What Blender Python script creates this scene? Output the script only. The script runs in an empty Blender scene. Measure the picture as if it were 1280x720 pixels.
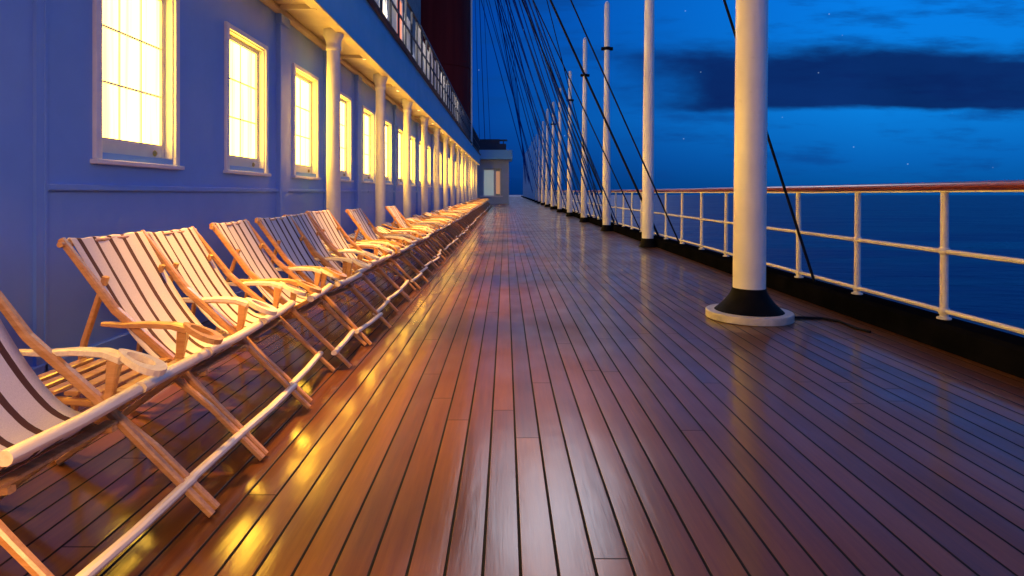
import bpy, math, random
from mathutils import Vector
random.seed(7)
S = bpy.context.scene
COL = S.collection
H = 1.18            # camera height over the deck
PI = math.pi

def sheer(y):       # the deck rises gently towards the far end of the ship
    y = max(0.0, y)
    return 0.75*(1-math.exp(-(y/75.0)**2))

# ------------------------------------------------------------ materials
def mat(name):
    m = bpy.data.materials.new(name); m.use_nodes = True
    nt = m.node_tree
    return m, nt, nt.nodes['Principled BSDF']
def N(nt, t, **kw):
    n = nt.nodes.new(t)
    for k, v in kw.items(): setattr(n, k, v)
    return n
def L(nt, a, b): nt.links.new(a, b)
def mth(nt, op, a, b=None, c=None):
    n = N(nt, 'ShaderNodeMath', operation=op)
    for i, v in enumerate((a, b, c)):
        if v is None: continue
        if isinstance(v, (int, float)): n.inputs[i].default_value = v
        else: L(nt, v, n.inputs[i])
    return n.outputs[0]
def ramp(nt, fac, stops):
    r = N(nt, 'ShaderNodeValToRGB')
    e = r.color_ramp.elements
    while len(e) < len(stops): e.new(0.5)
    for i, (p, c) in enumerate(stops):
        e[i].position = p; e[i].color = (*c, 1) if len(c) == 3 else c
    L(nt, fac, r.inputs[0])
    return r.outputs[0]
def noise(nt, scale, detail=4, rough=.55, vec=None, mapscale=None, coord='Object'):
    if vec is None:
        tc = N(nt, 'ShaderNodeTexCoord'); vec = tc.outputs[coord]
    if mapscale:
        mp = N(nt, 'ShaderNodeMapping'); mp.inputs['Scale'].default_value = mapscale
        L(nt, vec, mp.inputs[0]); vec = mp.outputs[0]
    n = N(nt, 'ShaderNodeTexNoise'); n.inputs['Scale'].default_value = scale
    n.inputs['Detail'].default_value = detail; n.inputs['Roughness'].default_value = rough
    L(nt, vec, n.inputs['Vector'])
    return n.outputs[0]
def worn(name, c1, c2, rough=.4, scale=6, bump=.15, mapscale=None, metallic=0, coat=0, rvar=.15, thr=(.3,.7), bdist=.004):
    m, nt, b = mat(name)
    n = noise(nt, scale, 6, .6, mapscale=mapscale)
    L(nt, ramp(nt, n, [(thr[0], c1), (thr[1], c2)]), b.inputs['Base Color'])
    n2 = noise(nt, scale*2.3, 3, mapscale=mapscale)
    L(nt, mth(nt, 'MULTIPLY_ADD', n2, rvar*2, rough-rvar), b.inputs['Roughness'])
    b.inputs['Metallic'].default_value = metallic
    b.inputs['Coat Weight'].default_value = coat
    b.inputs['Coat Roughness'].default_value = .15
    bp = N(nt, 'ShaderNodeBump'); bp.inputs['Strength'].default_value = bump; bp.inputs['Distance'].default_value = bdist
    L(nt, n, bp.inputs['Height']); L(nt, bp.outputs[0], b.inputs['Normal'])
    return m

M = {}
LAMP_W = 1700; NEAR_W = 400
M['wall'] = worn('wall_paint', (.135,.285,.70), (.17,.33,.76), .34, 1.3, .25, bdist=.01)
M['trim'] = worn('trim_paint', (.60,.60,.66), (.70,.70,.74), .35, 5)
M['sash'] = worn('sash_paint', (.52,.50,.54), (.60,.58,.62), .4, 6)
M['fascia'] = worn('fascia_paint', (.13,.42,.62), (.17,.47,.68), .4, 1.2)
M['soffit'] = worn('soffit_paint', (.50,.42,.32), (.62,.54,.42), .5, 3)
M['column'] = worn('column_paint', (.66,.62,.58), (.76,.73,.68), .35, 5)
M['mast'] = worn('mast_paint', (.72,.70,.68), (.82,.80,.78), .30, 3, .04, rvar=.08)
M['boot'] = worn('black_paint', (.003,.003,.0035), (.007,.0065,.007), .6, 8, .3)
M['kerb'] = worn('black_kerb', (.002,.0025,.004), (.006,.006,.009), .5, 3, .4, bdist=.01)
M['plate'] = worn('base_plate', (.42,.38,.34), (.62,.58,.52), .45, 9, .3)
M['rail_white'] = worn('rail_paint', (.62,.58,.52), (.78,.75,.70), .4, 14, .05)
M['mahogany'] = worn('mahogany', (.16,.022,.010), (.28,.05,.02), .4, 4, .2, mapscale=(8,1,8), coat=.5)
M['rope'] = worn('tarred_rope', (.004,.005,.010), (.010,.012,.02), .75, 30, .5)
M['funnel'] = worn('funnel_paint', (.10,.008,.008), (.16,.016,.012), .55, 1.0, .3, mapscale=(2,2,.15))
M['dark'] = worn('dark_blue_paint', (.010,.014,.03), (.02,.026,.045), .5, 2)
M['canvas'] = worn('canvas', (.70,.69,.70), (.85,.84,.84), .8, 5, .5, bdist=.02)
_nt = M['canvas'].node_tree; _t = N(_nt, 'ShaderNodeBsdfTranslucent'); _t.inputs[0].default_value = (.8,.78,.74,1); _m = N(_nt, 'ShaderNodeMixShader')
_m.inputs[0].default_value = .45; L(_nt, _nt.nodes['Principled BSDF'].outputs[0], _m.inputs[1]); L(_nt, _t.outputs[0], _m.inputs[2]); L(_nt, _m.outputs[0], _nt.nodes['Material Output'].inputs[0])
M['grille'] = worn('grille_metal', (.02,.025,.04), (.04,.045,.07), .5, 9)
M['teak'] = worn('varnished_teak', (.42,.19,.055), (.60,.32,.12), .32, 7, .25, mapscale=(1,8,8), coat=.35)
M['pale_wood'] = worn('bleached_wood', (.66,.54,.42), (.80,.70,.58), .45, 7, .3, mapscale=(8,1,8), coat=.1)
M['hull'] = worn('hull_paint', (.008,.009,.013), (.02,.02,.026), .5, .6)
M['house_far'] = worn('far_house_paint', (.34,.42,.46), (.42,.50,.54), .5, 1)
M['brass'] = worn('brass', (.5,.32,.1), (.6,.4,.15), .3, 9, metallic=1)

def wave_canvas():
    m, nt, b = mat('striped_sling')
    tc = N(nt, 'ShaderNodeTexCoord'); sp = N(nt, 'ShaderNodeSeparateXYZ')
    L(nt, tc.outputs['UV'], sp.inputs[0])
    nn = noise(nt, 9, 2, vec=tc.outputs['UV'])
    u = mth(nt, 'MULTIPLY_ADD', nn, .012, sp.outputs[0])
    f = mth(nt, 'FRACT', mth(nt, 'MULTIPLY', u, 5))
    s = mth(nt, 'LESS_THAN', mth(nt, 'ABSOLUTE', mth(nt, 'SUBTRACT', f, .5)), .125)
    weave = noise(nt, 180, 2, vec=tc.outputs['UV'])
    base = ramp(nt, weave, [(.3, (.60,.54,.55)), (.7, (.72,.66,.66))])
    mx = N(nt, 'ShaderNodeMix', data_type='RGBA')
    L(nt, s, mx.inputs[0]); L(nt, base, mx.inputs[6]); mx.inputs[7].default_value = (.085,.032,.024,1)
    L(nt, mx.outputs[2], b.inputs['Base Color']); b.inputs['Roughness'].default_value = .85
    bp = N(nt, 'ShaderNodeBump'); bp.inputs['Strength'].default_value = .4; bp.inputs['Distance'].default_value = .002
    L(nt, weave, bp.inputs['Height']); L(nt, bp.outputs[0], b.inputs['Normal'])
    return m
M['sling'] = wave_canvas()
for k_ in ('boot','kerb','rope','funnel'): M[k_].node_tree.nodes['Principled BSDF'].inputs['Specular IOR Level'].default_value = .06
M['kerb'].node_tree.nodes['Principled BSDF'].inputs['Specular IOR Level'].default_value = 0
M['far_rope'] = worn('far_hazed_rope', (.004,.030,.16), (.008,.045,.22), .8, 30, .5)  # far copy of the tarred rope, distance haze put into its blue colour
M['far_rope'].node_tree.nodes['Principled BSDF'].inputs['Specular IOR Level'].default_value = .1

PW = .118; P0 = .047
def deck_mat():
    m, nt, b = mat('teak_deck')
    tc = N(nt, 'ShaderNodeTexCoord'); sp = N(nt, 'ShaderNodeSeparateXYZ')
    L(nt, tc.outputs['Object'], sp.inputs[0])
    x, y = sp.outputs[0], sp.outputs[1]
    q = mth(nt, 'DIVIDE', mth(nt, 'SUBTRACT', x, P0), PW)
    idx = mth(nt, 'FLOOR', q); fr = mth(nt, 'FRACT', q)
    wn = N(nt, 'ShaderNodeTexWhiteNoise', noise_dimensions='1D'); L(nt, idx, wn.inputs['W'])
    r1 = wn.outputs['Value']
    # butt joints along each plank
    yy = mth(nt, 'DIVIDE', mth(nt, 'MULTIPLY_ADD', r1, 31.0, y), 4.2)
    bidx = mth(nt, 'FLOOR', yy); bfr = mth(nt, 'FRACT', yy)
    cb = N(nt, 'ShaderNodeCombineXYZ'); L(nt, idx, cb.inputs[0]); L(nt, bidx, cb.inputs[1])
    w2 = N(nt, 'ShaderNodeTexWhiteNoise', noise_dimensions='2D'); L(nt, cb.outputs[0], w2.inputs['Vector'])
    r2 = w2.outputs['Value']
    d = mth(nt, 'ABSOLUTE', mth(nt, 'SUBTRACT', fr, .5))
    seam = N(nt, 'ShaderNodeMapRange', interpolation_type='SMOOTHSTEP'); L(nt, d, seam.inputs[0])
    seam.inputs[1].default_value = .451; seam.inputs[2].default_value = .466
    bd = mth(nt, 'ABSOLUTE', mth(nt, 'SUBTRACT', bfr, .5))
    butt = mth(nt, 'MULTIPLY', mth(nt, 'GREATER_THAN', bd, .4992), .75)
    gap = mth(nt, 'MAXIMUM', seam.outputs[0], butt)
    # grain
    cv = N(nt, 'ShaderNodeCombineXYZ'); L(nt, mth(nt, 'MULTIPLY_ADD', r2, 7, x), cv.inputs[0]); L(nt, y, cv.inputs[1]); L(nt, mth(nt, 'MULTIPLY', r2, 20), cv.inputs[2])
    g1 = noise(nt, 5, 7, .65, vec=cv.outputs[0], mapscale=(9,.45,1))
    g2 = noise(nt, 1.1, 4, .6, vec=tc.outputs['Object'], mapscale=(1,.5,1))
    tone = mth(nt, 'ADD', mth(nt, 'MULTIPLY', g1, .55), mth(nt, 'MULTIPLY_ADD', r2, .30, mth(nt, 'MULTIPLY', g2, .2)))
    wood = ramp(nt, tone, [(.25, (.045,.011,.0006)), (.5, (.10,.029,.0018)), (.8, (.165,.058,.006))])
    mx = N(nt, 'ShaderNodeMix', data_type='RGBA')
    L(nt, gap, mx.inputs[0]); L(nt, wood, mx.inputs[6]); mx.inputs[7].default_value = (.004,.003,.003,1)
    L(nt, mx.outputs[2], b.inputs['Base Color'])
    # patchy wet varnish
    wet = noise(nt, 1.3, 2.5, .5, vec=tc.outputs['Object'], mapscale=(1.4,.8,1))
    rg = ramp(nt, wet, [(.34, (.13,)*3), (.68, (.34,)*3)])
    rr = mth(nt, 'ADD', rg, mth(nt, 'MULTIPLY_ADD', r2, .08, mth(nt, 'MULTIPLY', g1, .05)))
    rr = mth(nt, 'ADD', rr, mth(nt, 'MULTIPLY', gap, .4))
    L(nt, mth(nt, 'ADD', rr, .14), b.inputs['Roughness'])
    b.inputs['IOR'].default_value = 1.28
    # the strip beside the chairs is freshly varnished, the walked-on middle is duller
    wetx = N(nt, 'ShaderNodeMapRange', interpolation_type='SMOOTHSTEP'); L(nt, mth(nt, 'MULTIPLY_ADD', g2, .8, x), wetx.inputs[0])
    wetx.inputs[1].default_value = -.75; wetx.inputs[2].default_value = .35; wetx.inputs[3].default_value = 1.0; wetx.inputs[4].default_value = .42
    L(nt, mth(nt, 'MULTIPLY', wetx.outputs[0], mth(nt, 'SUBTRACT', 1, gap)), b.inputs['Coat Weight'])
    b.inputs['Coat IOR'].default_value = 1.7
    L(nt, mth(nt, 'MULTIPLY_ADD', rg, .36, .03), b.inputs['Coat Roughness'])
    # bump: sunk seams, cupped planks, grain, long undulation
    cup = mth(nt, 'MULTIPLY', mth(nt, 'POWER', d, 2), -1.6)
    g3 = noise(nt, 2.2, 3, .5, vec=tc.outputs['Object'], mapscale=(1.5,.7,1))
    hgt = mth(nt, 'ADD', mth(nt, 'MULTIPLY', gap, -1.0), mth(nt, 'ADD', cup, mth(nt, 'ADD', mth(nt, 'MULTIPLY', g1, .35), mth(nt, 'MULTIPLY', g3, 1.6))))
    bp = N(nt, 'ShaderNodeBump'); bp.inputs['Strength'].default_value = .55; bp.inputs['Distance'].default_value = .003
    L(nt, hgt, bp.inputs['Height']); L(nt, bp.outputs[0], b.inputs['Normal']); L(nt, bp.outputs[0], b.inputs['Coat Normal'])
    return m
M['deck'] = deck_mat()

def glow_mat(name, col, strength, folds=True, sc=(1,9,.25)):
    m, nt, b = mat(name)
    b.inputs['Base Color'].default_value = (.6,.5,.35,1)
    b.inputs['Roughness'].default_value = .3
    if folds:
        oi = N(nt, 'ShaderNodeObjectInfo'); tcx = N(nt, 'ShaderNodeTexCoord'); va_ = N(nt, 'ShaderNodeVectorMath', operation='ADD')
        L(nt, tcx.outputs['Object'], va_.inputs[0]); L(nt, mth(nt, 'MULTIPLY', oi.outputs['Random'], 40), va_.inputs[1])
        n = noise(nt, 1.6, 3, .5, vec=va_.outputs[0], mapscale=sc)
        c = ramp(nt, n, [(.34, tuple(v*k for v, k in zip(col, (.72,.62,.45)))), (.55, col)])
        L(nt, c, b.inputs['Emission Color'])
    else: b.inputs['Emission Color'].default_value = (*col, 1)
    b.inputs['Emission Strength'].default_value = strength
    if folds: L(nt, mth(nt, 'MULTIPLY_ADD', oi.outputs['Random'], strength*.35, strength*.75), b.inputs['Emission Strength'])
    return m
M['lit'] = glow_mat('lit_curtained_glass', (1.0,.56,.042), 26.0)
M['lit_orange'] = glow_mat('orange_lit_glass', (1.0,.22,.03), 1.1, False)
M['dim'] = glow_mat('dim_lit_glass', (.55,.75,.78), .28, False)
M['dimwarm'] = glow_mat('dim_warm_glass', (1.0,.45,.2), .35, False)
M['lamp'] = glow_mat('added_lamp_glass', (1.0,.62,.25), 3.0, False)

def sea_mat():
    m, nt, b = mat('sea_water')
    tc = N(nt, 'ShaderNodeTexCoord')
    n1 = noise(nt, .12, 8, .62, vec=tc.outputs['Object'], mapscale=(.5,1,1))
    n2 = noise(nt, .008, 3, .5, vec=tc.outputs['Object'], mapscale=(.3,1,1))
    n3 = noise(nt, .05, 6, .65, vec=tc.outputs['Object'], mapscale=(.35,1.6,1))
    L(nt, ramp(nt, mth(nt, 'MULTIPLY_ADD', n3, .7, mth(nt, 'MULTIPLY', n2, .3)), [(.35, (.0006,.007,.10)), (.65, (.001,.015,.18))]), b.inputs['Base Color'])
    L(nt, mth(nt, 'MULTIPLY_ADD', n3, .45, .12), b.inputs['Roughness'])
    b.inputs['IOR'].default_value = 1.33; b.inputs['Specular IOR Level'].default_value = .25
    bp = N(nt, 'ShaderNodeBump'); bp.inputs['Strength'].default_value = 1.0; bp.inputs['Distance'].default_value = 1.6
    L(nt, n1, bp.inputs['Height']); L(nt, bp.outputs[0], b.inputs['Normal'])
    return m
M['sea'] = sea_mat()

# ------------------------------------------------------------ mesh helpers
class MB:
    def __init__(s): s.v = []; s.f = []; s.uv = {}
    def box(s, x0, x1, y0, y1, z0, z1):
        n = len(s.v)
        s.v += [(x0,y0,z0),(x1,y0,z0),(x1,y1,z0),(x0,y1,z0),(x0,y0,z1),(x1,y0,z1),(x1,y1,z1),(x0,y1,z1)]
        s.f += [tuple(n+i for i in q) for q in ((0,3,2,1),(4,5,6,7),(0,1,5,4),(1,2,6,5),(2,3,7,6),(3,0,4,7))]
        return s
    def rings(s, rings, cap=True):
        n = len(s.v); k = len(rings[0])
        for r in rings: s.v += [tuple(p) for p in r]
        for i in range(len(rings)-1):
            for j in range(k):
                a = n+i*k+j; b_ = n+i*k+(j+1) % k
                s.f.append((a, b_, b_+k, a+k))
        if cap:
            s.f.append(tuple(n+j for j in reversed(range(k))))
            s.f.append(tuple(n+(len(rings)-1)*k+j for j in range(k)))
        return s
    def path(s, pts, w, h=None, seg=8, up=(0,0,1), radii=None, chamfer=None):
        """a bar along pts; chamfer -> rounded rectangle w x h, else ellipse"""
        h = w if h is None else h
        pts = [Vector(p) for p in pts]; up = Vector(up); rs = []
        for i, p in enumerate(pts):
            d = (pts[min(i+1, len(pts)-1)]-pts[max(i-1, 0)]).normalized()
            a = d.cross(up)
            if a.length < 1e-4: a = d.cross(Vector((0,1,0)))
            a.normalize(); b_ = a.cross(d).normalized()
            k = radii[i] if radii else 1
            ring = []
            if chamfer:
                c = chamfer
                for sx, sy in ((1-c,1),(1,1-c),(1,-1+c),(1-c,-1),(-1+c,-1),(-1,-1+c),(-1,1-c),(-1+c,1)):
                    ring.append(p+a*(sx*w*k)+b_*(sy*h*k))
            else:
                for j in range(seg):
                    t = -2*PI*j/seg
                    ring.append(p+a*(math.cos(t)*w*k)+b_*(math.sin(t)*h*k))
            rs.append(ring)
        return s.rings(rs)
    def lathe(s, prof, seg=24, c=(0,0,0)):
        return s.rings([[(c[0]+r*math.cos(2*PI*j/seg), c[1]+r*math.sin(2*PI*j/seg), c[2]+z) for j in range(seg)] for r, z in prof])
    def long(s, prof, y0, y1, step=2.0, base=0):
        n = max(1, int(math.ceil((y1-y0)/step)))
        rs = []
        for i in range(n+1):
            y = y0+(y1-y0)*i/n; z = sheer(y)-base
            rs.append([(x, y, zz+z) for x, zz in prof])
        return s.rings(rs)
    def lbox(s, x0, x1, z0, z1, y0, y1, step=2.0, base=0):
        return s.long([(x0,z0),(x0,z1),(x1,z1),(x1,z0)], y0, y1, step, base)
    def shape(s, loops, z0, z1, xf):
        """ring-shaped plate between outer and inner loop of equal count"""
        o, i = loops; k = len(o); n = len(s.v)
        for z in (z0, z1):
            s.v += [tuple(xf(p[0], p[1], z)) for p in o]
            s.v += [tuple(xf(p[0], p[1], z)) for p in i]
        for j in range(k):
            q = (j+1) % k
            s.f += [(n+j, n+k+j, n+k+q, n+q), (n+2*k+j, n+2*k+q, n+3*k+q, n+3*k+j),
                    (n+j, n+q, n+2*k+q, n+2*k+j), (n+k+j, n+3*k+j, n+3*k+q, n+k+q)]
        return s
    def build(s, name, m, parent=None, smooth=False, loc=None):
        me = bpy.data.meshes.new(name); me.from_pydata(s.v, [], s.f)
        me.materials.append(m if not isinstance(m, str) else M[m])
        if smooth:
            me.polygons.foreach_set('use_smooth', [True]*len(me.polygons))
            try: me.set_sharp_from_angle(angle=math.radians(40))
            except Exception: pass
        me.validate(); me.update()
        o = bpy.data.objects.new(name, me); COL.objects.link(o)
        if parent: o.parent = parent
        if loc: o.location = loc
        return o

def bevel(o, w=.004, seg=2):
    md = o.modifiers.new('bevel', 'BEVEL'); md.width = w; md.segments = seg; md.limit_method = 'ANGLE'
    return o
def tag(o, label=None, cat=None, group=None, kind=None):
    if label: o['label'] = label
    if cat: o['category'] = cat
    if group: o['group'] = group
    if kind: o['kind'] = kind
    return o
def thing(name, label, cat, loc=(0,0,0), group=None):
    o = bpy.data.objects.new(name, None); COL.objects.link(o); o.location = loc
    o.empty_display_size = .1
    return tag(o, label, cat, group)
def copy_tree(o, parent=None):
    c = o.copy(); COL.objects.link(c); c.parent = parent
    for ch in list(o.children): copy_tree(ch, c)
    return c
ORD = ['', 'first','second','third','fourth','fifth','sixth','seventh','eighth','ninth','tenth','eleventh','twelfth','thirteenth',
 'fourteenth','fifteenth','sixteenth','seventeenth','eighteenth','nineteenth','twentieth','twenty-first','twenty-second',
 'twenty-third','twenty-fourth','twenty-fifth','twenty-sixth','twenty-seventh','twenty-eighth','twenty-ninth','thirtieth']

# ------------------------------------------------------------ setting
YEND = 130; Y0 = -5
dk = MB()
n = 90
for i in range(n+1):
    y = Y0+(YEND-Y0)*i/n
    dk.v += [(-6.5, y, sheer(y)), (3.34, y, sheer(y))]
for i in range(n): dk.f.append((2*i, 2*i+1, 2*i+3, 2*i+2))
o = dk.build('deck', 'deck'); tag(o, kind='structure')
o = MB().box(-9000, 9000, -3000, 14000, -12.6, -12.0).build('sea', 'sea'); tag(o, kind='structure')
hl = MB(); hl.long([(-9,-12.5),(-9,-.01),(3.60,-.01),(3.60,-12.5)], Y0-10, YEND+1, 5)
o = hl.build('ship_hull', 'hull'); tag(o, 'black painted hull side falling from the deck edge to the sea', 'hull')
kb = MB(); kb.long([(3.30,.001),(3.30,.17),(3.325,.20),(3.54,.20),(3.56,.18),(3.56,-.3),(3.33,-.3),(3.33,.001)], Y0, YEND, 2)
o = kb.build('deck_kerb', 'kerb'); tag(o, 'long black kerb under the white railing along the sea side of the deck', 'kerb')

# ------------------------------------------------------------ railing
RX = 3.44
rl = thing('ship_railing', 'white pipe railing with red-brown wooden handrail along the sea edge of the deck', 'railing', (RX, 4.77, 0))
def inv(mb):            # shift verts so they are local to the root
    return mb
def rail_path(z, r, h=None, **kw):
    m = MB(); pts = []
    y = Y0
    while y < 121:
        pts.append((0, y-4.77, z+sheer(y)+ (random.uniform(-.004,.004) if y > 3 else 0))); y += 2.36
    m.path(pts, r, h, **kw); return m
rail_path(1.24, .06, .037, seg=12).build('handrail', 'mahogany', rl, True)
rail_path(1.198, .022, .008, chamfer=.2).build('rail_strip', 'rail_white', rl)
rail_path(.733, .019, seg=8).build('middle_rail', 'rail_white', rl, True)
rail_path(.262, .019, seg=8).build('lower_rail', 'rail_white', rl, True)
pm = MB().lathe([(.05,0),(.05,.012),(.030,.02),(.028,.99),(.038,.995)], 12)
pm.lathe([(.02,.495),(.037,.51),(.042,.533),(.037,.556),(.02,.571)], 12); pm.lathe([(.02,.025),(.037,.04),(.042,.062),(.037,.084),(.02,.10)], 12)
p0 = None
for k in range(-5, 95):
    y = 4.77+1.18*k
    if p0 is None: c = p0 = pm.build('post', 'rail_white', rl, True)
    else: c = p0.copy(); COL.objects.link(c); c.parent = rl
    c.location = (0, 1.18*k, .20+sheer(y)); c.rotation_euler = (random.uniform(-.012,.012), random.uniform(-.012,.012), 0)
# a small toggle hanging from the lower rail
# ------------------------------------------------------------ masts
def mast(loc, rt, rb, hgt, boot_r, boot_h, plate, label, collar=None, lean=.012):
    t = thing('deck_mast', label, 'mast', loc, 'white masts along the sea side of the deck')
    t.rotation_euler = (0, lean, 0)
    zb = .07 if plate else 0
    MB().lathe([(rb, zb+boot_h*.7), (rb*.985, hgt*.3), (rt*1.05, hgt*.6), (rt, hgt-.1), (rt*.7, hgt-.03), (rt*.2, hgt)], 32).build('shaft', 'mast', t, True)
    pr = []
    for i in range(9):
        u = i/8.0
        r = rb*1.04+(boot_r-rb*1.04)*(1-u)**1.55
        pr.append((r, zb+boot_h*u))
    pr.insert(0, (boot_r*.98, zb-.004)); pr.append((rb*.9, zb+boot_h+.004))
    MB().lathe(pr, 32).build('boot', 'boot', t, True)
    if plate:
        bevel(MB().lathe([(plate,0),(plate*1.0,.06),(plate*.985,.07)], 48).build('base_plate', 'plate', t, True), .004)
    if collar:
        MB().lathe([(rt*1.03,-.05),(rt*1.35,-.045),(rt*1.35,.045),(rt*1.03,.05)], 16, (0,0,collar)).build('collar', 'boot', t, True)
        MB().path([(-rt*2.1,0,collar),(rt*2.1,0,collar)], .04, .05, chamfer=.3).build('cleat', 'boot', t)
    return t
mast((2.32,5.8,sheer(5.8)), .135, .148, 8.4, .315, .215, .395, 'thick white mast on a round plate with black flared boot, nearest of the row', lean=.010)
mp = [13.4+5.45*i for i in range(18)]
for i, y in enumerate(mp):
    lab = ('slender white mast by the kerb, %s after the thick one on a plate' % ORD[i+1]) if i < 9 else 'distant slender white mast in the crowded far end of the mast row'
    hh = 7.25+random.uniform(-.25,.2)
    mast((3.13,y,sheer(y)), .085 if i else .10, .125, hh if i > 0 else 9.2, .20, .19, None, lab, collar=(5.75+random.uniform(-.15,.15)) if i in (1,2,3,5) else None, lean=random.uniform(.002,.01))
# cable on the deck from the thick mast to the kerb
cb = MB(); pts = []
for (px, py) in ((980,399),(1003,399),(1028,400),(1050,404),(1068,412),(1088,417)):
    Y = 760*H/(py-243); pts.append(((px-632)/760*Y, Y, sheer(Y)+.012))
cb.path(pts, .011, seg=8); o = cb.build('deck_cable', 'rope', None, True)
tag(o, 'thin dark cable lying on the deck beside the thick mast plate', 'cable')

# ------------------------------------------------------------ rigging ropes
def P(px, py, Y): return Vector(((px-632)/760*Y, Y, H-(py-243)/760*Y))
near = [  # foot depth, px where it leaves the top of the picture, thickness, lean in depth
 (6.75, 908, .016), (12.0, 717, .016), (13.6, 690, .026), (15.4, 668, .015), (19.0, 655, .02), (21.5, 684, .016)]
rn = 0
def rope(a, b, r, lab, mt='far_rope'):
    m = MB(); pts = []
    a = Vector(a); b = Vector(b)
    sag = random.uniform(.1,.5)
    for i in range(13):
        t = i/12; p = a.lerp(b, t); p.z -= sag*math.sin(PI*t)*.35; pts.append(tuple(p-a))
    m.path(pts, r, seg=6, up=(0,1,0))
    o = m.build('rigging_rope', mt, None, True, tuple(a))
    tag(o, lab, 'rope', 'ropes running up from the sea rail')
ords = ['nearest', 'second nearest', 'third nearest and thickest', 'fourth nearest', 'fifth nearest', 'sixth nearest']
for i, (Y, tx, r) in enumerate(near):
    a = Vector((3.43, Y, .2+sheer(Y))); b = P(tx, 0, Y)
    e = a+(b-a)*(16.0/(b.z-a.z))
    rope(a, e, r, 'dark tarred rope slanting up from the kerb, %s of the rigging' % ords[i], 'rope')
far = []
for i in range(21):
    xf = 772-i*5.4+random.uniform(-1.5,1.5)
    tx = max(594+random.uniform(0,40), xf-(105-i*2.2)+random.uniform(-7,7))
    far.append((3.43*760/(xf-632), tx))
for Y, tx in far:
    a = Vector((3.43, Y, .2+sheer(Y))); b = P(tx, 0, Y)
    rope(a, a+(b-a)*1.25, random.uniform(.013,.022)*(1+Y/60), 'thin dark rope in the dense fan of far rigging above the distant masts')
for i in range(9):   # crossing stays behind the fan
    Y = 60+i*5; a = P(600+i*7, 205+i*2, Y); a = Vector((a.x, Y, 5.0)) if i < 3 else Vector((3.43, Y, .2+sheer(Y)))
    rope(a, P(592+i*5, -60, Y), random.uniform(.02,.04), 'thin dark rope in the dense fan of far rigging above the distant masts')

# ------------------------------------------------------------ deckhouse along the left
WX = -2.80; CX = -2.42; CH = 3.48; YW = 53.0
hs = thing('deck_house', 'long blue-white painted deckhouse with a row of glowing curtained windows', 'deckhouse', (WX, 0, 0))
wins = []
k = 0
while True:
    y = -1.69+1.93*k
    if y > 51: break
    wins.append(y); k += 1
def hb(mb):     # make local to the house root
    mb.v = [(x-WX, y, z) for x, y, z in mb.v]; return mb
wl = MB(); T = .22
def seg_box(mb, x0, x1, z0, z1, y0, y1):
    mb.lbox(x0, x1, z0, z1, y0, y1, 3)
seg_box(wl, WX-T, WX, -.02, 1.47, Y0, YW)
seg_box(wl, WX-T, WX, 2.84, CH+.02, Y0, YW)
prev = Y0
for y in wins:
    seg_box(wl, WX-T, WX, 1.47, 2.84, prev, y+.09); prev = y+1.01
seg_box(wl, WX-T, WX, 1.47, 2.84, prev, YW)
hb(wl).build('wall', 'wall', hs)
def rnd_prof(x0, x1, z0, z1, c=.008):
    return [(x0,z0),(x0,z1),(x1-c,z1),(x1,z1-c),(x1,z0+c),(x1-c,z0)]
m = MB(); m.long(rnd_prof(WX-.01, WX+.035, 1.20, 1.245), 3.68, YW, 3); hb(m).build('dado_rail', 'wall', hs)
m = MB(); m.lbox(WX-.01, WX+.022, .0, CH-.01, 3.60, 3.66); m.lbox(WX-.01, WX+.03, .0, CH-.012, 3.66, 3.68); hb(m).build('door_trim', 'wall', hs)
m = MB(); m.long(rnd_prof(WX-.01, WX+.03, .002, .16), Y0, YW, 3); hb(m).build('skirting', 'wall', hs)
m = MB(); m.long(rnd_prof(WX-.01, WX+.06, CH-.10, CH-.002, .03), Y0, YW, 3); hb(m).build('cornice', 'soffit', hs)
for i, y in enumerate(wins):
    if i < 4: continue
    if y > 49: break
    yc = y+1.1+.415
    m = MB(); z = sheer(yc)
    m.box(WX-.01, WX+.06, yc-.13, yc+.13, z+.01, z+CH-.10); m.box(WX-.01, WX+.075, yc-.15, yc+.15, z+CH-.22, z+CH-.101)
    bevel(hb(m).build('pilaster', 'wall', hs), .008)
wproto = {}
def window(y, cols, first):
    z = sheer(y+.55)
    key = cols
    if key in wproto:
        c = copy_tree(wproto[key], hs); c.location = (0, y, z); return c
    fr = MB()   # casing, local: x out of wall, y 0..1.1, z absolute
    fr.box(-.01,.028, .02,.085, 1.42,2.90).box(-.01,.028, 1.015,1.08, 1.42,2.90).box(-.01,.028, .085,1.015, 2.845,2.90)
    fr.box(-.16,.006, .085,.102, 1.47,2.845).box(-.16,.006, .998,1.015, 1.47,2.845).box(-.16,.004,.102,.998,2.83,2.845)
    w = bevel(fr.build('window', 'trim', hs), .006); w.location = (0, y, z)
    bevel(MB().box(-.16,.055,-.005,1.105,1.385,1.418).build('sill', 'trim', w), .006)
    sh = MB()
    sh.box(-.10,-.055,.104,.150,1.44,2.828).box(-.10,-.055,.950,.996,1.44,2.828).box(-.10,-.055,.150,.950,1.44,1.585).box(-.10,-.055,.150,.950,2.78,2.828)
    bevel(sh.build('sash', 'sash', w), .004)
    mu = MB()
    for j in range(1, cols): yy = .150+.8*j/cols; mu.box(-.09,-.065,yy-.007,yy+.007,1.586,2.779)
    for j in (1,2): zz = 1.585+1.195*j/3; mu.box(-.092,-.063,.151,.949,zz-.008,zz+.008)
    mu.build('muntin', 'trim', w)
    MB().box(-.084,-.076,.149,.951,1.584,2.781).build('pane', 'lit', w)
    l = MB().lathe([(.022,0),(.026,.006),(.012,.02)], 12).build('sash_lift', 'brass', w, True)
    l.rotation_euler = (0, PI/2, 0); l.location = (-.055, .84, 1.51)
    wproto[key] = w
    return w
for i, y in enumerate(wins): window(y, 3 if i <= 3 else 2, i)

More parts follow.
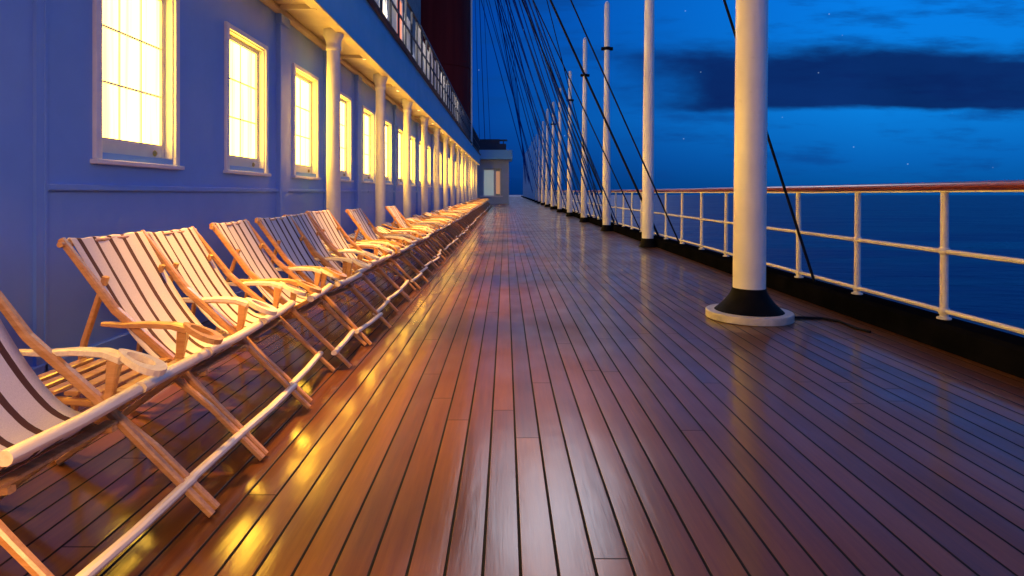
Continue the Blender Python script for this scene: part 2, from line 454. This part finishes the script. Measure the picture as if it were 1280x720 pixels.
# upper deck above the windows
ud = thing('upper_deck', 'blue fascia and lit ceiling of the upper deck overhang above the columns', 'deck overhang', (CX, 0, CH))
def lu(mb, bz=CH): mb.v = [(x-CX, y, z-bz) for x, y, z in mb.v]; return mb
m = MB(); m.lbox(WX-.01, CX+.12, CH, CH+.05, Y0, YW+.6, 3); lu(m).build('ceiling', 'soffit', ud)
m = MB(); m.long([(CX+.12,CH-.03),(CX+.12,CH+.83),(CX+.17,CH+.83),(CX+.17,CH-.03)], Y0, YW+.6, 3); lu(m).build('fascia', 'fascia', ud)
m = MB(); m.long(rnd_prof(CX+.06, CX+.20, CH-.055, CH-.031, .006), Y0, YW+.6, 3); lu(m).build('fascia_lip', 'soffit', ud)
m = MB(); m.long([(-6.4,CH+.832),(-6.4,CH+.90),(CX+.24,CH+.90),(CX+.27,CH+.87),(CX+.24,CH+.832)], Y0, YW+.6, 3); lu(m).build('deck_edge', 'dark', ud)
m = MB(); m.long([(-6.4,-.02),(-6.4,CH+.82),(-6.2,CH+.82),(-6.2,-.02)], Y0, YW, 4); lu(m).build('inner_wall', 'dark', ud)
bm0 = None
for j in range(19):
    y = 2+j*2.7
    if bm0 is None: c = bm0 = lu(MB().box(WX+.061, CX+.119, -.03, .03, CH-.06, CH-.001)).build('ceiling_beam', 'soffit', ud)
    else: c = bm0.copy(); COL.objects.link(c); c.parent = ud
    c.location = (0, y, sheer(y))
# upper railing
UZ = CH+.90
ur = thing('upper_railing', 'dark railing with pale canvas panels on the upper deck above the blue fascia', 'railing', (CX+.15, 0, UZ))
def l2(mb): mb.v = [(x-CX-.15, y, z-UZ) for x, y, z in mb.v]; return mb
for zz, r in ((1.22,.03),(.62,.018),(.10,.018)):
    m = MB(); m.long([(CX+.15-r,UZ+zz-r),(CX+.15-r,UZ+zz+r),(CX+.15+r,UZ+zz+r),(CX+.15+r,UZ+zz-r)], Y0, YW, 3); l2(m).build('rail', 'grille', ur)
up = MB().box(-.022,.022,-.022,.022,0,1.26); p0 = None
k = 0; y = 3.0
while y < YW-1:
    if p0 is None: c = p0 = up.build('stanchion', 'grille', ur)
    else: c = p0.copy(); COL.objects.link(c); c.parent = ur
    c.location = (0, y, sheer(y)); y += .9
y = 3.0; k = 0
rr = random.Random(3); p0 = None
while y < YW-1:
    if k % 2 == 0 or y > 16:
        if p0 is None:
            cm = MB()
            for jj in range(5):
                a0 = .06+jj*.16
                cm.path([(-.03,a0+.065,.12),(-.045,a0+.065,.6),(-.03,a0+.065,1.14)], .062, .012, chamfer=.3, up=(1,0,0))
            c = p0 = cm.build('canvas_panel', 'canvas', ur)
        else: c = p0.copy(); COL.objects.link(c); c.parent = ur
        c.location = (0, y, sheer(y)); c.scale = (1,1,rr.uniform(.8,1.12))
    y += .9; k += 1
# upper cabin
uc = thing('upper_cabin', 'dark blue cabin on the upper deck with one orange lit window', 'cabin', (-3.35, 6, UZ))
m = MB(); z = UZ+sheer(16)
m.box(-3,0,0,18,-.02,4.6); m.build('cabin_wall', 'dark', uc)
m = MB().box(-3.2,.12,-.2,18.2,4.602,4.75); m.build('roof', 'dark', uc)
for y, mm in ((2.0,'dim'),(4.6,'dim'),(7.2,'dim'),(9.8,'dim'),(12.4,'lit_orange')):
    f = MB().box(.001,.05,y,y+1.1,.9,.98).box(.001,.05,y,y+1.1,2.9,2.98).box(.001,.05,y,y+.08,.981,2.899).box(.001,.05,y+1.02,y+1.1,.981,2.899).build('cabin_window', 'canvas', uc)
    MB().box(.002,.02,y+.081,y+1.019,.981,2.899).build('pane', mm, f)
# funnel
fn = thing('ship_funnel', 'huge dark maroon funnel rising behind the upper deck railing', 'funnel', (-4.42, 40, UZ))
MB().lathe([(2.14,0),(2.12,6),(2.10,17)], 64).build('stack', 'funnel', fn, True)
MB().lathe([(2.17,0),(2.19,.02),(2.19,.22),(2.17,.24)], 64, (0,0,17)).build('top_band', 'boot', fn, True)
for zz in (5.0, 10.5):
    MB().lathe([(2.13,-.06),(2.17,-.05),(2.17,.05),(2.13,.06)], 64, (0,0,zz)).build('seam_band', 'funnel', fn, True)
MB().path([(2.2,-.35,0),(2.2,-.35,17.5)], .06, seg=12).build('steam_pipe', 'mast', fn, True)

# columns
cp = thing('awning_column', '', 'column', (CX,0,0), 'columns under the upper deck overhang')
MB().lathe([(.105,.10),(.098,.16),(.096,1.6),(.090,3.22)], 28).build('shaft', 'column', cp, True)
MB().lathe([(.14,0),(.14,.06),(.118,.075),(.108,.11)], 28).build('base', 'column', cp, True)
MB().lathe([(.092,3.18),(.105,3.20),(.105,3.24),(.095,3.26),(.11,3.33),(.14,3.40),(.14,3.475)], 28).build('capital', 'column', cp, True)
MB().path([(.02,.07,3.30),(.02,.34,3.475)], .018, .025, chamfer=.3).build('bracket', 'column', cp)
ys = []; y = 8.55
while y < YW: ys.append(y); y += 3.2
for i, y in enumerate(ys):
    c = cp if i == 0 else copy_tree(cp)
    c.location = (CX, y, sheer(y))
    c['label'] = ('round cream painted column under the overhang, %s counted from the near end' % ORD[i+1]) if i < 9 else 'far cream column among the last ones of the overhang colonnade'
# small lamps added under the outer ceiling edge to warm chairs and deck
lp = thing('added_ceiling_lamp', '', 'lamp', (0,0,0), 'added lamps under the overhang ceiling')
MB().lathe([(.05,0),(.05,-.02),(.02,-.03),(.02,-.04)], 16).build('mount', 'brass', lp, True)
MB().lathe([(.03,-.04),(.035,-.045),(.03,-.055),(.01,-.06)], 16).build('globe', 'lamp', lp, True)
i = 0; y = .55
while y < YW-2:
    c = lp if i == 0 else copy_tree(lp)
    c.location = (-2.36, y, sheer(y)+CH-.001)
    c['label'] = ('small added warm lamp under the ceiling, %s from the near end' % ORD[i+1]) if i < 5 else 'tiny added warm lamp under the far end of the overhang ceiling'
    if i < 11:
        ld = bpy.data.lights.new('added_lamp_light', 'SPOT'); ld.spot_size = math.radians(54); ld.spot_blend = 1; ld.energy = LAMP_W; ld.color = (1,.48,.08); ld.shadow_soft_size = .09
        lo = bpy.data.objects.new('added_lamp_light', ld); COL.objects.link(lo); lo.location = (-2.34, y, sheer(y)+CH-.13); lo.rotation_euler = (0, math.radians(-21), 0)
    i += 1; y += 3.2
# added spot without a fixture behind the camera, warms the near chairs
ld = bpy.data.lights.new('chair_fill', 'SPOT'); ld.spot_size = math.radians(80); ld.spot_blend = 1; ld.energy = NEAR_W; ld.color = (1,.52,.19); ld.shadow_soft_size = .18
lo = bpy.data.objects.new('chair_fill', ld); COL.objects.link(lo); lo.location = (.1, -1.0, 2.3); lo.rotation_euler = (Vector((-1.45,3.4,.2))-Vector((.1,-1,2.3))).to_track_quat('-Z','Y').to_euler()
for y in (9, 13, 17, 22, 28):  # unseen fill lights added to brighten the canvas panels
    ld = bpy.data.lights.new('canvas_fill', 'POINT'); ld.energy = 150; ld.color = (1,.86,.7); ld.shadow_soft_size = .1
    lo = bpy.data.objects.new('canvas_fill', ld); COL.objects.link(lo); lo.location = (-3.1, y, UZ+1.5+sheer(y))
# far deckhouse across the deck
fh = thing('far_deckhouse', 'pale far deckhouse with broad roof slab and dim doorway closing the deck', 'deckhouse', (-1.15, 56, sheer(56)))
f = fh
MB().box(-1.5,-.95,0,3,-.1,4.05).box(.75,1.45,0,3,-.1,4.05).box(-.95,.75,0,3,3.25,4.05).box(-.95,.75,0,3,-.1,.75).box(-.95,.75,.6,3,.75,3.25).build('house_wall', 'house_far', f)
MB().box(-2.2,1.75,-.9,3.6,4.06,4.9).build('roof', 'fascia', f)
MB().box(-1.2,.9,-.05,.0,.62,.75).build('threshold', 'trim', f)
d = MB().box(-.93,-.85,.3,.4,.76,3.2).box(.05,.13,.3,.4,.76,3.2).box(-.85,.05,.3,.4,3.1,3.2).build('doorway', 'trim', f)
MB().box(-.849,.049,.34,.36,.76,3.099).build('pane', 'dim', d)
d = MB().box(.2,.26,.3,.4,.76,3.2).box(.62,.7,.3,.4,.76,3.2).build('side_window', 'trim', f)
MB().box(.261,.619,.34,.36,.9,3.0).build('pane', 'dimwarm', d)
MB().box(-1.9,1.2,.3,2.6,4.902,5.55).box(-1.4,.6,.6,2.2,5.552,6.0).build('roof_locker', 'dark', f)
wg = thing('wheelhouse_lamp', 'dark lamp bracket above the far deckhouse roof', 'lamp', (-.2, 57, sheer(56)+4.901))
MB().path([(0,0,0),(0,0,.95)], .04, seg=8).build('pole', 'dark', wg); MB().box(-.35,.35,-.1,.1,.95,1.1).build('lamp_head', 'dark', wg)

# ------------------------------------------------------------ deck chairs
BX = -1.50   # local x = world X - BX
def arm_parts(root, y, side):
    a = MB()
    a.path([(-.30,y,.60),(-.20,y+side*.004,.595),(-.09,y+side*.012,.60),(.02,y+side*.012,.595),(.09,y+side*.006,.575)], .020, .012, chamfer=.4, radii=(.8,1,1.15,1.25,1.5))
    k = 20; out = []; inn = []
    for j in range(k):
        t = 2*PI*j/k
        out.append((.160+.090*math.cos(t)*(1.1 if math.cos(t) > 0 else 1), .050*math.sin(t)+.010*math.sin(2*t)))
        inn.append((.160+.056*math.cos(t), .027*math.sin(t)))
    ca, sa = math.cos(-.42), math.sin(-.42)
    def xf(u, v, z): return (u*ca-z*sa+.0, y+side*.012+v, .592+ (u-.09)*sa + z*ca)
    a.shape((out, inn), -.012, .012, xf)
    o = a.build('armrest', 'pale_wood' if side > 0 else 'teak', root)
    o2 = MB().path([(.06,y,.57),(.045,y,.46),(.02,y,.40)], .018, .014, chamfer=.3, radii=(1.3,.9,1.2), up=(0,1,0)).build('arm_support', 'teak', root)
def make_chair(name, tilt='upright'):
    W = .60
    t = thing(name, '', 'deck chair', (BX,0,0), 'striped deck chairs in a row under the windows')
    up = tilt == 'upright'
    top = (-.48, .955) if up else (-.66, .62)
    foot = (.425, .012)
    e = .022
    for side, y in ((-1, 0), (1, W)):
        if up: pts = [(top[0]-.015,y,top[1]+.022),(top[0]*.5+.0*.5-.012,y,.66),(.0,y,.438),(.2,y,.235),(foot[0],y,foot[1])]
        else: pts = [(top[0]-.03,y,top[1]+.01),(-.3,y,.50),(.0,y,.40),(.2,y,.235),(foot[0],y,foot[1])]
        MB().path(pts, e*.76, e*.80, chamfer=.45, up=(0,1,0), radii=(.85,1.05,1.05,.85,.72)).build('side_rail', 'teak', t)
        yy = y+(.035 if side < 0 else -.035)
        MB().path([(.15,yy,.462),(-.2,yy,.27),(-.62,yy,.012)], .014, .02, chamfer=.3, up=(0,1,0)).build('rear_leg', 'teak', t)
        y3 = y+(.07 if side < 0 else -.07)
        if up: MB().path([(-.34,y3,.80),(-.44,y3,.5),(-.50,y3,.10)], .011, .016, chamfer=.3, up=(0,1,0)).build('back_prop', 'teak', t)
        arm_parts(t, y+side*.012, side)
    # bars
    MB().path([(top[0],.0-.03,top[1]),(top[0],W+.03,top[1])], .014, .014, seg=10).build('top_bar', 'teak', t, True)
    MB().path([(.155,.012,.470),(.157,W*.5,.464),(.155,W-.012,.470)], .025, .022, seg=10).build('front_bar', 'pale_wood', t, True)
    MB().path([(.325,-.05,.118),(.328,W*.5,.113),(.325,W+.05,.118)], .020, .016, seg=10).build('foot_bar', 'pale_wood', t)
    MB().path([(-.60,.02,.04),(-.60,W-.02,.04)], .013, .013, seg=8).build('rear_bar', 'teak', t)
    # slatted leg rest folded under the sling
    s = MB()
    for j in range(6):
        x = -.30+j*.075
        s.path([(x,.03,.305+.012*j),(x,W-.03,.300+.012*j)], .024, .007, chamfer=.3)
    for y in (.08, W-.08): s.path([(-.33,y,.287),(.12,y,.355)], .014, .010, chamfer=.3)
    s.build('folded_leg_rest', 'teak', t)
    # sling
    if up: key = [(-.495,.962),(-.478,.975),(-.462,.955),(-.37,.80),(-.27,.635),(-.17,.50),(-.08,.415),(.01,.385),(.09,.41),(.130,.455),(.142,.452)]
    else: key = [(-.675,.625),(-.66,.642),(-.64,.625),(-.5,.54),(-.35,.46),(-.2,.40),(-.08,.37),(.01,.372),(.09,.41),(.130,.455),(.142,.452)]
    me = MB(); nu = 12
    pts = [Vector((a, 0, b)) for a, b in key]
    fine = []
    for i in range(len(pts)-1):
        p0_, p1, p2, p3 = pts[max(i-1,0)], pts[i], pts[i+1], pts[min(i+2,len(pts)-1)]
        for q in range(4):
            u = q/4
            fine.append(.5*((2*p1)+(p2-p0_)*u+(2*p0_-5*p1+4*p2-p3)*u*u+(3*p1-p0_-3*p2+p3)*u**3))
    fine.append(pts[-1])
    uvs = []
    for i, p in enumerate(fine):
        tt = i/(len(fine)-1)
        for j in range(nu+1):
            u = j/nu; wv = math.sin(PI*tt)
            yy = .025+(W-.05)*u
            me.v.append((p.x-.008*wv*math.sin(PI*u)-.003*math.sin(u*17+i*.2), yy+(.010*wv*(1-2*u)), p.z-.022*wv*math.sin(PI*u)+.003*math.sin(u*23+i*.3)))
            uvs.append((u, tt))
    for i in range(len(fine)-1):
        for j in range(nu):
            a = i*(nu+1)+j; me.f.append((a, a+1, a+nu+2, a+nu+1))
    ob = me.build('sling', 'sling', t, True)
    uvl = ob.data.uv_layers.new(name='uv')
    for lp_ in ob.data.loops: uvl.data[lp_.index].uv = uvs[lp_.vertex_index]
    sd = ob.modifiers.new('thick', 'SOLIDIFY'); sd.thickness = .005
    return t
chU = make_chair('deck_chair'); chR = make_chair('deck_chair', 'reclined')
usedU = usedR = False
spots = [(1.62,'u'),(2.73,'u'),(3.40,'u'),(4.07,'u'),(4.75,'u'),(5.43,'u'),(6.13,'u'),(6.8,'r'),(7.48,'u'),(8.16,'r'),(8.84,'r'),(9.52,'r'),(10.2,'u')]
y = 10.88
while y < 48: spots.append((y, 'r')); y += .70
spots.sort()
spots = [s for s in spots if s[0] > 1.5]
cnt = 0; nu_ = 0
FAR = []
for i, (y, kind) in enumerate(spots):
    src = chU if kind == 'u' else chR
    if kind == 'u':
        c = copy_tree(src); nu_ += 1
        lab = 'striped deck chair with raised back under the windows, %s raised one from the near end' % ORD[nu_]
    else:
        c = src if not usedR else copy_tree(src); usedR = True; cnt += 1
        lab = ('deck chair laid low, %s flat one from the near end of the row' % ORD[cnt]) if cnt <= 12 else 'distant deck chair laid low in the crowded far part of the row'
    if i == 0:
        for ch in list(c.children):
            if ch.name.startswith(('armrest', 'arm_support')) and min(v.co.y for v in ch.data.vertices) < .2: bpy.data.objects.remove(ch)
    c['label'] = lab
    jx = 0 if y < 3 else random.uniform(-.035,.035)
    c.location = (BX+jx, y+(0 if y < 4 else random.uniform(-.03,.03)), sheer(y)); c.scale = (1,1,1 if y < 3 else random.uniform(.96,1.03)); c.rotation_euler = (0,0, random.uniform(-.02,.02) if y < 3 else random.uniform(-.07,.07))
for ch in list(chU.children): bpy.data.objects.remove(ch)
bpy.data.objects.remove(chU)
# stool between the first two chairs
st = thing('deck_stool', 'low wooden folding deck stool with pale front bar between the two nearest chairs', 'stool', (BX, 2.265, 0))
W = .425
for y in (0, W):
    MB().path([(-.38,y,.43),(.0,y,.40),(.2,y,.235),(.425,y,.012)], .013, .014, chamfer=.45, up=(0,1,0)).build('front_leg', 'teak', st)
    MB().path([(.15,y+(.03 if y == 0 else -.03),.455),(-.45,y+(.03 if y == 0 else -.03),.012)], .014, .02, chamfer=.35, up=(0,1,0)).build('rear_leg', 'teak', st)
MB().path([(.155,-.03,.468),(.155,W+.03,.468)], .026, .023, seg=10).build('front_bar', 'pale_wood', st, True)
MB().path([(.325,-.02,.118),(.325,W+.02,.118)], .020, .016, seg=10).build('foot_bar', 'pale_wood', st)
for j in range(6):
    x = -.36+j*.085
    MB().path([(x,-.02,.445),(x,W+.02,.445)], .026, .008, chamfer=.3).build('slat', 'teak', st)

# ------------------------------------------------------------ world: clear dusk with a cloud bank
w = bpy.data.worlds.new('World'); S.world = w; w.use_nodes = True
nt = w.node_tree; nt.nodes.clear()
out = N(nt, 'ShaderNodeOutputWorld'); bg = N(nt, 'ShaderNodeBackground')
tc = N(nt, 'ShaderNodeTexCoord'); sp = N(nt, 'ShaderNodeSeparateXYZ'); L(nt, tc.outputs['Generated'], sp.inputs[0])
X, Y, Z = sp.outputs
fy = mth(nt, 'MAXIMUM', mth(nt, 'ABSOLUTE', Y), .12)
t = mth(nt, 'DIVIDE', Z, fy); s_ = mth(nt, 'DIVIDE', X, fy)
grad = ramp(nt, mth(nt, 'MAXIMUM', Z, 0), [(0, (.0005,.058,.25)), (.05, (.0008,.095,.40)), (.12, (.0015,.155,.58)), (.28, (.001,.155,.66)), (.5, (.004,.10,.38)), (1, (.012,.07,.26))])
# brighter towards the right, deeper straight ahead
br = mth(nt, 'MULTIPLY_ADD', mth(nt, 'MINIMUM', mth(nt, 'MAXIMUM', s_, -.1), .6), 1.5, .42)
m1 = N(nt, 'ShaderNodeMix', data_type='RGBA', blend_type='MULTIPLY'); m1.inputs[0].default_value = 1
L(nt, grad, m1.inputs[6]); 
cbn = N(nt, 'ShaderNodeCombineXYZ'); L(nt, br, cbn.inputs[0]); L(nt, br, cbn.inputs[1]); L(nt, mth(nt, 'MULTIPLY_ADD', br, .7, .3), cbn.inputs[2]); L(nt, cbn.outputs[0], m1.inputs[7])
# thin streaks + cloud bank
cv = N(nt, 'ShaderNodeCombineXYZ'); L(nt, s_, cv.inputs[0]); L(nt, t, cv.inputs[1])
st1 = noise(nt, 4.5, 6, .6, vec=cv.outputs[0], mapscale=(1,5.5,1))
st2 = noise(nt, 3.2, 7, .55, vec=cv.outputs[0], mapscale=(1.3,3.0,1))
edge = noise(nt, 5.0, 8, .6, vec=cv.outputs[0], mapscale=(.8,3.5,1))
def sstep(v, a, b):
    n = N(nt, 'ShaderNodeMapRange', interpolation_type='SMOOTHSTEP'); L(nt, v, n.inputs[0]); n.inputs[1].default_value = a; n.inputs[2].default_value = b
    return n.outputs[0]
tw = mth(nt, 'MULTIPLY_ADD', mth(nt, 'SUBTRACT', edge, .5), .035, t)
tt_ = mth(nt, 'MULTIPLY_ADD', mth(nt, 'SUBTRACT', edge, .5), .10, t)
band = mth(nt, 'MULTIPLY', sstep(tw, .133, .146), mth(nt, 'SUBTRACT', 1, sstep(tt_, .215, .268)))
lft = sstep(mth(nt, 'MULTIPLY_ADD', mth(nt, 'SUBTRACT', st2, .5), .35, s_), .12, .34)
band = mth(nt, 'MULTIPLY', band, lft)
fwd = mth(nt, 'GREATER_THAN', Y, 0)
band = mth(nt, 'MULTIPLY', mth(nt, 'MULTIPLY', band, fwd), .94)
str_ = mth(nt, 'MULTIPLY', sstep(st1, .48, .68), .6)
m2 = N(nt, 'ShaderNodeMix', data_type='RGBA'); L(nt, str_, m2.inputs[0]); L(nt, m1.outputs[2], m2.inputs[6]); m2.inputs[7].default_value = (.002,.055,.27,1)
m3 = N(nt, 'ShaderNodeMix', data_type='RGBA'); L(nt, band, m3.inputs[0]); L(nt, m2.outputs[2], m3.inputs[6])
L(nt, ramp(nt, st2, [(.3,(.0015,.010,.085)),(.7,(.0025,.018,.125))]), m3.inputs[7])
# afterglow behind the camera and a bright patch added above the view for the deck sheen
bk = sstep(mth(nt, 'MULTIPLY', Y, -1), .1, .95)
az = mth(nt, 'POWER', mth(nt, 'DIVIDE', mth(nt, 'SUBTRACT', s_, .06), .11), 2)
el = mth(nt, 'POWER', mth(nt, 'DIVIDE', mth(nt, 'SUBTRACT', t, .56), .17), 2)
sheen_glow = mth(nt, 'MULTIPLY', mth(nt, 'EXPONENT', mth(nt, 'MULTIPLY', mth(nt, 'ADD', az, el), -1)), mth(nt, 'MULTIPLY', fwd, sstep(t, .34, .44)))
def addc(prev, fac, col):
    a = N(nt, 'ShaderNodeMix', data_type='RGBA', blend_type='ADD'); L(nt, fac, a.inputs[0]); L(nt, prev, a.inputs[6]); a.inputs[7].default_value = (*col, 1)
    a.clamp_factor = False
    return a.outputs[2]
c = addc(m3.outputs[2], mth(nt, 'MULTIPLY', bk, sstep(Z, -.05, .15)), (.06,.09,.24))
c = addc(c, sheen_glow, (7.0,7.0,8.0))
# a few faint stars
vo = N(nt, 'ShaderNodeTexVoronoi'); vo.inputs['Scale'].default_value = 38; L(nt, tc.outputs['Generated'], vo.inputs['Vector'])
star = mth(nt, 'MULTIPLY', mth(nt, 'SUBTRACT', 1, sstep(vo.outputs['Distance'], .015, .05)), mth(nt, 'GREATER_THAN', Z, .03))
c = addc(c, star, (.16,.22,.26))
sky = N(nt, 'ShaderNodeTexSky'); sky.sky_type = 'NISHITA'; sky.sun_disc = False
sky.sun_elevation = math.radians(1); sky.sun_rotation = math.radians(200)
vm = N(nt, 'ShaderNodeVectorMath', operation='SCALE'); L(nt, sky.outputs[0], vm.inputs[0]); vm.inputs['Scale'].default_value = .0006
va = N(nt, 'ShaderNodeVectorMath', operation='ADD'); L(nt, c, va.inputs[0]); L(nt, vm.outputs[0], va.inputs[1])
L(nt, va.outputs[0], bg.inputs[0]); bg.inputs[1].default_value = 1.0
L(nt, bg.outputs[0], out.inputs[0])
sd = bpy.data.lights.new('dusk_glow', 'SUN'); sd.energy = .05; sd.angle = math.radians(25); sd.color = (.75,.82,1)
so = bpy.data.objects.new('dusk_glow', sd); COL.objects.link(so); so.rotation_euler = (math.radians(62), 0, math.radians(-20))

# ------------------------------------------------------------ camera
cd = bpy.data.cameras.new('camera'); co = bpy.data.objects.new('camera', cd); COL.objects.link(co)
co.location = (0,0,H); co.rotation_euler = (PI/2,0,0)
cd.sensor_width = 36; cd.lens = 760/1280*36; cd.shift_x = 8/1280; cd.shift_y = -117/1280
cd.clip_start = .05; cd.clip_end = 30000
S.camera = co
S.view_settings.view_transform = 'Standard'; S.view_settings.look = 'None'
S.view_settings.exposure = 0; S.view_settings.gamma = 1
